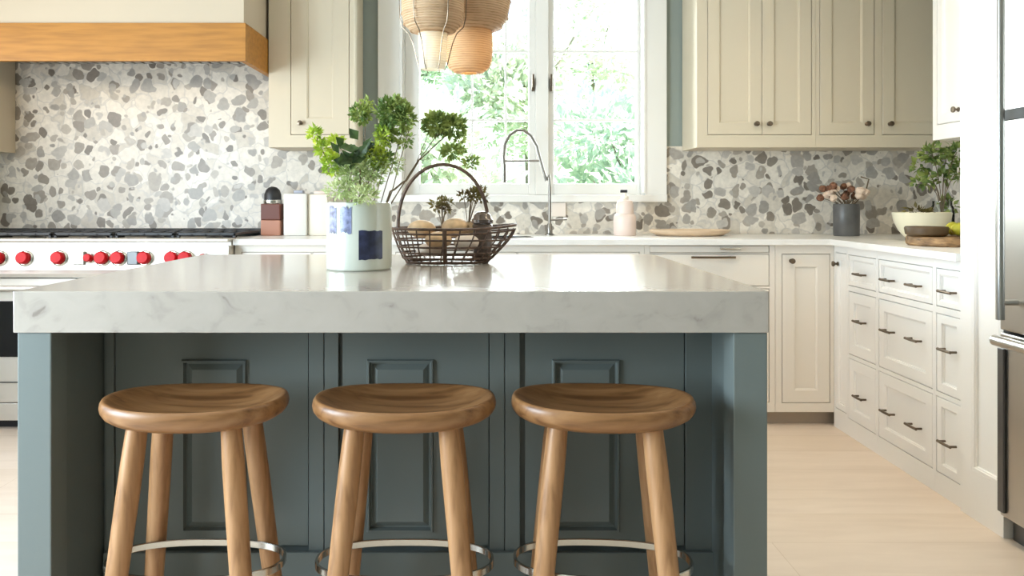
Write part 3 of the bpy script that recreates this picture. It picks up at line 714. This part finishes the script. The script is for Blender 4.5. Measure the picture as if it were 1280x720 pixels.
def spray(label, name, stems, clumps, leafm, twm='twig'):
    t = thing(name, tuple(V0), label, 'foliage')
    st = MB()
    for pts, r0, r1 in stems:
        p = [V0 + Vector((rnd.uniform(-.03, .03), rnd.uniform(-.03, .03), -.05))] + [Vector(q_) for q_ in pts]
        if len(p) >= 3:
            out = []
            for a, b_ in zip(p, p[1:]):
                for i in range(4): out.append(a.lerp(b_, i/4) + Vector((0, 0, rnd.uniform(-.002, .002))))
            out.append(p[-1]); p = out
        n = len(p); st.tube(p, r0, 6, rad=[r0+(r1-r0)*i/(n-1) for i in range(n)])
    st.build('stem', M[twm], t, True)
    lf = MB()
    for c_, rad, n, L, W in clumps: foliage(lf, c_, rad, int(n*1.9), L*.82, W*.85)
    lf.build('leaves', M[leafm], t, fix=False)
    return t
y = VY
spray('bright lime green sprigs leaning out of the vase towards the cabinet', 'leafy_sprig',
      [([at(440, 245, y), at(415, 215, y-.03), at(395, 170, y-.06)], .002, .0012), ([at(445, 245, y), at(440, 200, y), at(420, 180, y)], .002, .001), ([at(455, 240, y), at(470, 190, y-.02), at(480, 160, y-.02)], .002, .001)],
      [(at(393, 168, y-.05), (.016, .02, .018), 50, .022, .012), (at(404, 185, y-.05), (.020, .02, .022), 70, .022, .012), (at(414, 205, y-.04), (.022, .025, .03), 80, .024, .012),
       (at(420, 178, y), (.022, .02, .02), 50, .022, .011), (at(470, 195, y-.03), (.030, .03, .035), 110, .022, .011), (at(478, 172, y-.02), (.02, .02, .03), 60, .02, .01)], 'leaf_lime')
spray('pale sage green small-leaved filler foliage around the vase rim', 'leafy_sprig',
      [([at(430, 240, y-.05), at(440, 215, y-.08)], .0015, .001), ([at(470, 245, y-.05), at(478, 215, y-.08)], .0015, .001)],
      [(at(438, 215, y-.04), (.05, .04, .045), 240, .020, .010), (at(462, 212, y-.03), (.05, .04, .055), 260, .020, .010), (at(425, 236, y-.08), (.045, .03, .03), 120, .019, .009), (at(452, 244, y-.11), (.05, .03, .025), 150, .018, .009), (at(490, 205, y), (.035, .03, .03), 90, .018, .008)], 'leaf_pale')
spray('tall mid green bushy branches rising in the centre of the vase', 'leafy_branch',
      [([at(455, 240, y), at(478, 190, y), at(490, 145, y)], .003, .0015), ([at(450, 240, y), at(455, 190, y+.03), at(457, 150, y+.03)], .003, .0015), ([at(480, 240, y), at(498, 180, y), at(512, 140, y)], .002, .001)],
      [(at(492, 138, y), (.048, .04, .038), 300, .024, .013), (at(505, 148, y-.02), (.03, .03, .03), 110, .024, .013), (at(484, 165, y), (.030, .03, .038), 130, .024, .013), (at(506, 172, y), (.022, .02, .03), 50, .022, .011), (at(478, 200, y-.03), (.03, .03, .03), 70, .022, .011),
       (at(450, 143, y+.03), (.028, .025, .028), 130, .022, .012), (at(458, 130, y+.03), (.015, .015, .015), 30, .02, .011)], 'leaf_mid')
spray('arching bare branch with leafy ends reaching over the basket', 'leafy_branch',
      [([at(488, 240, y-.02), at(508, 225, y), at(525, 200, y+.03), at(545, 180, y+.06), at(562, 165, y+.08)], .0035, .0015), ([at(520, 205, y+.02), at(530, 180, y+.04), at(535, 168, y+.04)], .002, .001),
       ([at(520, 205, y+.02), at(545, 170, y+.04), at(560, 160, y+.05)], .002, .001), ([at(490, 240, y), at(500, 200, y+.02), at(515, 150, y+.02)], .002, .0012)],
      [(at(545, 155, y+.05), (.036, .035, .034), 190, .024, .013), (at(566, 158, y+.08), (.040, .035, .034), 190, .024, .013), (at(575, 175, y+.08), (.015, .02, .015), 30, .02, .011),
       (at(565, 190, y+.07), (.032, .02, .018), 80, .024, .013), (at(588, 202, y+.08), (.022, .02, .020), 50, .022, .011), (at(575, 188, y+.08), (.015, .02, .010), 20, .02, .01)], 'leaf_mid')
# broad dark leaves
t = thing('broad_leaves', tuple(V0), 'broad dark green glossy leaves in the middle of the bouquet', 'foliage')
mb = MB()
for _ in range(26):
    p = at(443+rnd.gauss(0, 9), 192+rnd.gauss(0, 9), y-.06+rnd.uniform(-.02, .02))
    mb.leaf(p, Vector((rnd.uniform(-.8, .8), rnd.uniform(-.5, 0), rnd.uniform(-.2, 1))), Vector((rnd.uniform(-.4, .4), -1, .4)), rnd.uniform(.035, .055), rnd.uniform(.022, .034))
mb.build('leaf_blades', M['leaf_dark'], t, fix=False)
MB().tube([V0+Vector((0, 0, -.04)), at(450, 240, y-.04), at(450, 212, y-.07)], .002, 6).build('stem', M['twig'], t, True)

# ------------------------------------------------------------------ wire basket
BY = 2.66; bx = -.100
t = thing('wire_basket', (bx, BY, .92), 'oval brown wire basket with arched handle beside the white vase', 'basket')
def oval(a, b_, z, cx=bx, n=48, zf=lambda x: 0): return [Vector((cx+a*math.cos(2*math.pi*i/n), BY+b_*math.sin(2*math.pi*i/n), z+zf(math.cos(2*math.pi*i/n)))) for i in range(n)]
lev = [(.135, .085, .926, bx-.022), (.150, .095, .940, bx-.020), (.162, .104, .957, bx-.016), (.176, .112, .977, bx-.011), (.190, .120, 1.000, bx-.005), (.200, .126, 1.020, bx-.002), (.205, .13, 1.036, bx)]
for i, (a, b_, z, cx) in enumerate(lev):
    zf = (lambda x: .012*max(0, x)**2) if i > 4 else (lambda x: 0)
    MB().tube(oval(a, b_, z, cx, zf=zf), .0048 if i in (0, 6) else .0034, 6, closed=True).build('rim' if i == 6 else 'hoop', M['wicker_b'], t, True)
rb = MB()
for k_ in range(26):
    a = 2*math.pi*k_/26
    pts = [Vector((cx+A_*math.cos(a), BY+B_*math.sin(a), z)) for A_, B_, z, cx in lev]
    rb.tube(pts, .0026, 5)
for k_ in range(9):
    x = bx-.022-.12+.03*k_; hy = .085*math.sqrt(max(0, 1-((x-bx+.022)/.135)**2)); rb.tube([(x, BY-hy, .925), (x, BY+hy, .925)], .002, 5)
rb.build('rib', M['wicker_b'], t, True)
cb = MB()
for dy in (-1,):
    pts = [Vector((bx-.025, BY+dy*(B_+.003), z)) for A_, B_, z, cx in lev]; cb.tube(pts, .007, 6)
cb.build('front_band', M['wicker_b'], t, True)
hp = []
for i in range(25):
    a = math.pi*i/24; hp.append(Vector((-.136-.150*math.cos(a), BY, 1.03+.218*math.sin(a)**.85)))
MB().tube(hp, .0058, 8).build('handle', M['wicker_b'], t, True)
def loaf(px, py, y, a, b_, h, m, label, name='bread_roll', cat='bread'):
    p = at(px, py, y); mb = MB(); mb.sphere((0, 0, 0), 1, a, b_, h, 3)
    o = mb.build(name, m, None, True, angle=180); o.location = p; return tag(o, label, cat, 'bread rolls in the basket' if cat == 'bread' else None)
loaf(527, 286, BY+.02, .048, .04, .030, M['bread'], 'pale bread roll at the vase end of the basket')
loaf(548, 300, BY-.035, .045, .038, .028, M['bread'], 'bread roll low at the front of the basket')
loaf(569, 284, BY+.02, .046, .045, .032, M['bread'], 'golden bread roll in the middle of the basket')
loaf(583, 303, BY-.035, .042, .036, .028, M['linen'], 'pale floury bread roll low in the basket')
loaf(538, 312, BY+.03, .05, .05, .022, M['linen'], 'flat pale bread roll at the bottom of the basket')
loaf(590, 286, BY+.045, .04, .035, .028, M['bread'], 'bread roll beside the dark jar in the basket')
jx = (603-605)/1000*BY
t = thing('small_jar', (jx, BY, .93), 'dark brown ribbed jar standing in the basket', 'jar')
MB().lathe([(0, .930), (.024, .930), (.030, .95), (.033, .99), (.030, 1.03), (.034, 1.045), (.030, 1.05), (0, 1.05)], (jx, BY, 0), 24).build('body', M['jar'], t, True)
MB().lathe([(.030, 1.051), (.036, 1.055), (.036, 1.065), (.030, 1.07), (.028, 1.08), (.018, 1.09), (0, 1.093)], (jx, BY, 0), 24).build('lid', M['jar'], t, True)
def herb(px, pb0, ptop, y, rad, label, n, m='leaf_brown'):
    b0 = at(px, pb0, y); t = thing('herb_sprig', tuple(b0), label, 'herbs'); s = MB(); l = MB()
    for k_ in range(6):
        e = at(px+rnd.uniform(-.8, .8)*rad, ptop+rnd.uniform(-6, 6), y+rnd.uniform(-.02, .02)); s.tube(bez(b0, b0.lerp(e, .5)+Vector((0, 0, .02)), e, 5), .0014, 5)
        foliage(l, e, (rad*.0012, .02, .016), n, .018, .010)
    s.build('stem', M['twig'], t, True); l.build('leaves', M[m], t, fix=False)
herb(553, 285, 256, BY+.03, 13, 'brown-green herb sprig in the basket, the shorter one', 22)
herb(585, 285, 245, BY+.03, 19, 'olive green herb sprig in the basket under the handle', 32)

# ------------------------------------------------------------------ tap
fx, fy = .364, 4.44; zc = .935
t = thing('kitchen_tap', (fx, fy, zc), 'tall nickel gooseneck tap in front of the window', 'tap')
MB().lathe([(0, zc), (.026, zc), (.026, zc+.006), (.016, zc+.012), (.014, zc+.06), (.011, zc+.065), (0, zc+.065)], (fx, fy, 0), 20).build('base', M['tapm'], t, True)
pts = [(fx, fy, zc+.05), (fx, fy, 1.20), (fx-.004, fy, 1.27)] + [tuple(at(a, b_, fy)) for a, b_ in ((683, 226), (676, 203), (671, 183), (664, 170), (655, 163), (646, 163), (637, 169), (631, 180), (629, 195), (630, 212))]
MB().tube(pts, .0085, 10).build('spout', M['tapm'], t, True)
a, b_ = at(630, 205, fy), at(630, 228, fy); MB().tube([a, b_], .012, 12).build('spray_head', M['tapm'], t, True)
a, b_ = at(630, 201, fy), at(676, 201, fy); MB().tube([a, b_], .006, 8).build('support_arm', M['tapm'], t, True)
a, b_ = at(687, 275, fy), at(709, 274, fy-.02); MB().tube([a, b_], .006, 8).build('lever', M['tapm'], t, True)
# sink basin edge
t = thing('sink', (.15, 4.30, .935), 'oval steel-rimmed sink in the worktop beside the tap', 'sink')
s = MB()
s.lathe([(1, .936), (1.0, .9385), (.96, .9385), (.96, .936)], (.02, 4.20, 0), 48, sx=.24, sy=.13); s.build('rim', M['steel'], t, True)
# ------------------------------------------------------------------ small items on the back worktop
def cyl_thing(name, px, y, r, z0, prof, m, label, cat, seg=28, sx=1, sy=1):
    x = (px-605)/1000*y; o = MB().lathe(prof, (x, y, z0), seg, sx, sy).build(name, m, None, True); return tag(o, label, cat), x
Y1 = 4.42
x = (341-605)/1000*Y1
t = thing('storage_canister', (x, Y1, zc), 'brown leather canister with black domed lid beside the range', 'canister')
MB().box(x-.054, x+.054, Y1-.05, Y1+.05, zc, zc+.085, .006).build('lower_body', M['copper'], t)
MB().box(x-.054, x+.054, Y1-.05, Y1+.05, zc+.0855, zc+.175, .006).build('upper_body', M['leather'], t)
MB().lathe([(.050, .1755), (.052, .185), (.050, .195)], (x, Y1, zc), 28).build('collar', M['nickel'], t, True)
MB().lathe([(.047, .196), (.046, .225), (.038, .25), (.022, .265), (0, .27)], (x, Y1, zc), 28).build('lid', M['black'], t, True)
def canister(name, px0, px1, pt, y, m, lidm, label, lid_w, cat='canister'):
    x0, x1 = (px0-605)/1000*y, (px1-605)/1000*y; zt = 1.13-(pt-250)/1000*y; xc = (x0+x1)/2; hw = (x1-x0)/2
    t = thing(name, (xc, y, zc), label, cat)
    MB().box(x0, x1, y-hw*.8, y+hw*.8, zc, zt, .008).build('body', m, t, True)
    MB().box(xc-lid_w+.012, xc+lid_w+.012, y-lid_w, y+lid_w, zt+.0005, zt+.018, .005).build('lid', lidm, t, True)
canister('storage_canister', 357, 385.5, 242, Y1, M['canister'], M['lav'], 'pale grey ribbed canister with blue-grey lid next to the brown one', .025)
canister('storage_canister', 387, 411, 243, Y1+.02, M['cream'], M['pinkish'], 'cream canister with dusty pink lid behind the vase', .035)
# soap bottle
x = (781-605)/1000*Y1
t = thing('soap_bottle', (x, Y1, zc), 'pale pink soap bottle with black pump by the window', 'soap bottle')
MB().lathe([(0, 0), (.058, 0), (.062, .008), (.062, .10), (.056, .115), (.048, .12), (.048, .17), (.040, .19), (.02, .20), (0, .20)], (x, Y1, zc), 28).build('body', M['pinkish'], t, True)
p = MB(); p.lathe([(.020, .2005), (.020, .215), (.008, .216), (.007, .235), (0, .235)], (x, Y1, zc), 16); p.build('collar', M['cream'], t, True)
p = MB(); p.box(x-.025, x+.014, Y1-.008, Y1+.008, zc+.2355, zc+.252, .004); p.build('pump', M['black'], t)
o = tag(MB().box((689-605)/216.6, (707-605)/216.6, YB-.024, YB-.0105, 1.035, 1.115, .004).build('wall_outlet', M['plate']), 'beige wall outlet plate on the tiles behind the tap', 'outlet')
# wooden tray
x = (862-605)/1000*4.36
t = thing('wooden_tray', (x, 4.36, zc), 'shallow pale wooden tray against the tiles near the soap bottle', 'tray')
MB().lathe([(0, .001), (.175, .001), (.215, .022), (.222, .032), (.215, .034), (.18, .012), (0, .010)], (x, 4.36, zc), 48, 1, .62).build('body', M['board'], t, True)
# charcoal vase with dried flowers
y2 = 4.36; x = (1058-605)/1000*y2
t = thing('charcoal_vase', (x, y2, zc), 'charcoal grey cylinder vase in the tiled corner', 'vase')
MB().lathe([(0, .001), (.064, .001), (.067, .005), (.068, .17), (.066, .174), (.060, .172), (.060, .03), (0, .02)], (x, y2, zc), 36).build('body', M['charcoal'], t, True)
t = thing('dried_flowers', (x, y2, zc+.15), 'bunch of dried brown and cream flowers in the charcoal vase', 'dried flowers')
s = MB()
for k_ in range(26):
    px = rnd.uniform(1025, 1085); py = rnd.uniform(231, 249) + (abs(px-1058)*.05)
    e = at(px, py, y2+rnd.uniform(-.05, .05)); b0 = Vector((x+rnd.uniform(-.03, .03), y2+rnd.uniform(-.03, .03), zc+.14))
    s.tube(bez(b0, b0.lerp(e, .5)+Vector((0, 0, .02)), e, 4), .0018, 5)
    MB().sphere(e, .020, sub=2, jit=.35).build('flower_head', M['dried' if k_ % 2 else 'driedpale'], t)
s.tube([(x+.02, y2, zc+.15), at(1082, 240, y2), at(1086, 224, y2), at(1076, 221, y2)], .004, 6)
s.build('stem', M['twig'], t, True)
# bowl, slab, items (on the right-hand worktop)
y3 = 3.80; x3 = (1152-605)/1000*y3
t = thing('serving_bowl', (x3, y3, zc), 'cream bowl behind the live-edge wood slab', 'bowl')
bw = .128; MB().lathe([(0, .001), (bw*.42, .001), (bw*.5, .008), (bw*.78, .05), (bw*.95, .095), (bw, .135), (bw*.97, .137), (bw*.9, .10), (bw*.7, .05), (0, .02)], (x3, y3, zc), 48).build('body', M['bowl'], t, True)
l = MB(); foliage(l, (x3-.02, y3, zc+.14), (.05, .05, .018), 60, .03, .015); t2 = l.build('leafy_greens', M['leaf_brown'], None, fix=False); tag(t2, 'brownish salad leaves heaped in the cream bowl', 'leaves')
x4 = 1.99; y4 = 3.42
t = thing('wood_slab', (x4, y4, zc), 'live-edge wood serving slab at the edge of the worktop by the tall panel', 'serving board')
rings = []
for z, s_ in ((0.001, .96), (.008, 1.0), (.030, 1.0), (.038, .985), (.040, .96)):
    ring = []
    for i in range(60):
        a = 2*math.pi*i/60; rr_ = 1 + .035*math.sin(5*a+1) + .02*math.sin(11*a) + .012*math.sin(23*a)
        ring.append(Vector((x4+.165*s_*rr_*math.cos(a), y4+.15*s_*rr_*math.sin(a), zc+z)))
    rings.append(ring)
MB().loops(rings).build('board', M['slab'], t, True)
x5, y5 = (1158-605)/1000*3.42, 3.42
t = MB().lathe([(0, .041), (.07, .041), (.082, .05), (.086, .075), (.082, .082), (.074, .078), (.066, .055), (0, .05)], (x5, y5, zc), 32).build('small_bowl', M['darkwood'], None, True)
tag(t, 'low dark wooden bowl standing on the wood slab', 'bowl')
for i, (dx, dy, lab) in enumerate(((.07, -.03, 'olive yellow lemon at the front of the slab'), (.125, .01, 'olive yellow lemon against the tall panel'), (.09, .055, 'olive yellow lemon behind the other two on the slab'))):
    m_ = MB(); m_.lathe([(0, -.042), (.008, -.038), (.022, -.026), (.029, 0), (.022, .026), (.008, .038), (0, .043)], (0, 0, 0), 20, q=Vector((1, .3+i, 0)).to_track_quat('Z', 'Y'))
    o = m_.build('lemon', M['yellow'], None, True, angle=180); o.location = (x5+.055+dx, y5+dy, zc+.071); tag(o, lab, 'lemon', 'lemons on the wood slab')
# glass jar with tall greenery behind the bowl
x6, y6 = 2.32, 4.05
t = thing('glass_jar', (x6, y6, zc), 'clear glass jar holding greenery in the far corner', 'jar')
MB().lathe([(0, .001), (.05, .001), (.055, .01), (.055, .15), (.045, .17), (.045, .19), (.042, .19), (.042, .168), (.051, .148), (.051, .012), (0, .006)], (x6, y6, zc), 28).build('body', M['glass'], t, True)
t = thing('potted_greenery', (x6, y6, zc+.02), 'tall leafy green branches in the corner below the wall cabinet', 'foliage')
s = MB(); l = MB()
for (px, py, n, r_) in ((1150, 205, 40, .035), (1165, 192, 60, .04), (1182, 200, 60, .04), (1160, 225, 30, .03), (1196, 190, 60, .045), (1180, 222, 26, .03), (1148, 228, 16, .02), (1200, 215, 40, .04), (1186, 258, 40, .028)):
    yy = y6+rnd.uniform(-.06, .06); e = at(px, py, yy); s.tube(bez(Vector((x6, y6, zc+.03)), Vector((x6, y6, zc+.30)), e, 6), .002, 5); foliage(l, e, (r_, r_, r_), n, .042, .024)
s.build('stem', M['twig'], t, True); l.build('leaves', M['leaf_mid'], t, fix=False)
# small plant at the far end beyond the range
x7, y7 = -2.872, 4.45
t = thing('potted_plant', (x7, y7, zc), 'dark leafy potted plant beyond the far end of the range', 'plant')
MB().lathe([(0, .001), (.05, .001), (.065, .10), (.068, .11), (.06, .11), (.055, .09), (0, .085)], (x7, y7, zc), 28).build('pot', M['canister'], t, True)
l = MB(); foliage(l, (x7+.03, y7, zc+.20), (.08, .08, .10), 110, .05, .022); l.build('leaves', M['leaf_mid'], t, fix=False)
s = MB(); [s.tube([(x7, y7, zc+.08), (x7+rnd.uniform(-.04, .06), y7+rnd.uniform(-.05, .05), zc+.25)], .002, 5) for _ in range(7)]; s.build('stem', M['twig'], t, True)

# ------------------------------------------------------------------ garden outside
g = MB(); g.box(-14, 14, YB+.25, 30, -.42, -.40); struct(g.build('garden_lawn', M['lawn']))
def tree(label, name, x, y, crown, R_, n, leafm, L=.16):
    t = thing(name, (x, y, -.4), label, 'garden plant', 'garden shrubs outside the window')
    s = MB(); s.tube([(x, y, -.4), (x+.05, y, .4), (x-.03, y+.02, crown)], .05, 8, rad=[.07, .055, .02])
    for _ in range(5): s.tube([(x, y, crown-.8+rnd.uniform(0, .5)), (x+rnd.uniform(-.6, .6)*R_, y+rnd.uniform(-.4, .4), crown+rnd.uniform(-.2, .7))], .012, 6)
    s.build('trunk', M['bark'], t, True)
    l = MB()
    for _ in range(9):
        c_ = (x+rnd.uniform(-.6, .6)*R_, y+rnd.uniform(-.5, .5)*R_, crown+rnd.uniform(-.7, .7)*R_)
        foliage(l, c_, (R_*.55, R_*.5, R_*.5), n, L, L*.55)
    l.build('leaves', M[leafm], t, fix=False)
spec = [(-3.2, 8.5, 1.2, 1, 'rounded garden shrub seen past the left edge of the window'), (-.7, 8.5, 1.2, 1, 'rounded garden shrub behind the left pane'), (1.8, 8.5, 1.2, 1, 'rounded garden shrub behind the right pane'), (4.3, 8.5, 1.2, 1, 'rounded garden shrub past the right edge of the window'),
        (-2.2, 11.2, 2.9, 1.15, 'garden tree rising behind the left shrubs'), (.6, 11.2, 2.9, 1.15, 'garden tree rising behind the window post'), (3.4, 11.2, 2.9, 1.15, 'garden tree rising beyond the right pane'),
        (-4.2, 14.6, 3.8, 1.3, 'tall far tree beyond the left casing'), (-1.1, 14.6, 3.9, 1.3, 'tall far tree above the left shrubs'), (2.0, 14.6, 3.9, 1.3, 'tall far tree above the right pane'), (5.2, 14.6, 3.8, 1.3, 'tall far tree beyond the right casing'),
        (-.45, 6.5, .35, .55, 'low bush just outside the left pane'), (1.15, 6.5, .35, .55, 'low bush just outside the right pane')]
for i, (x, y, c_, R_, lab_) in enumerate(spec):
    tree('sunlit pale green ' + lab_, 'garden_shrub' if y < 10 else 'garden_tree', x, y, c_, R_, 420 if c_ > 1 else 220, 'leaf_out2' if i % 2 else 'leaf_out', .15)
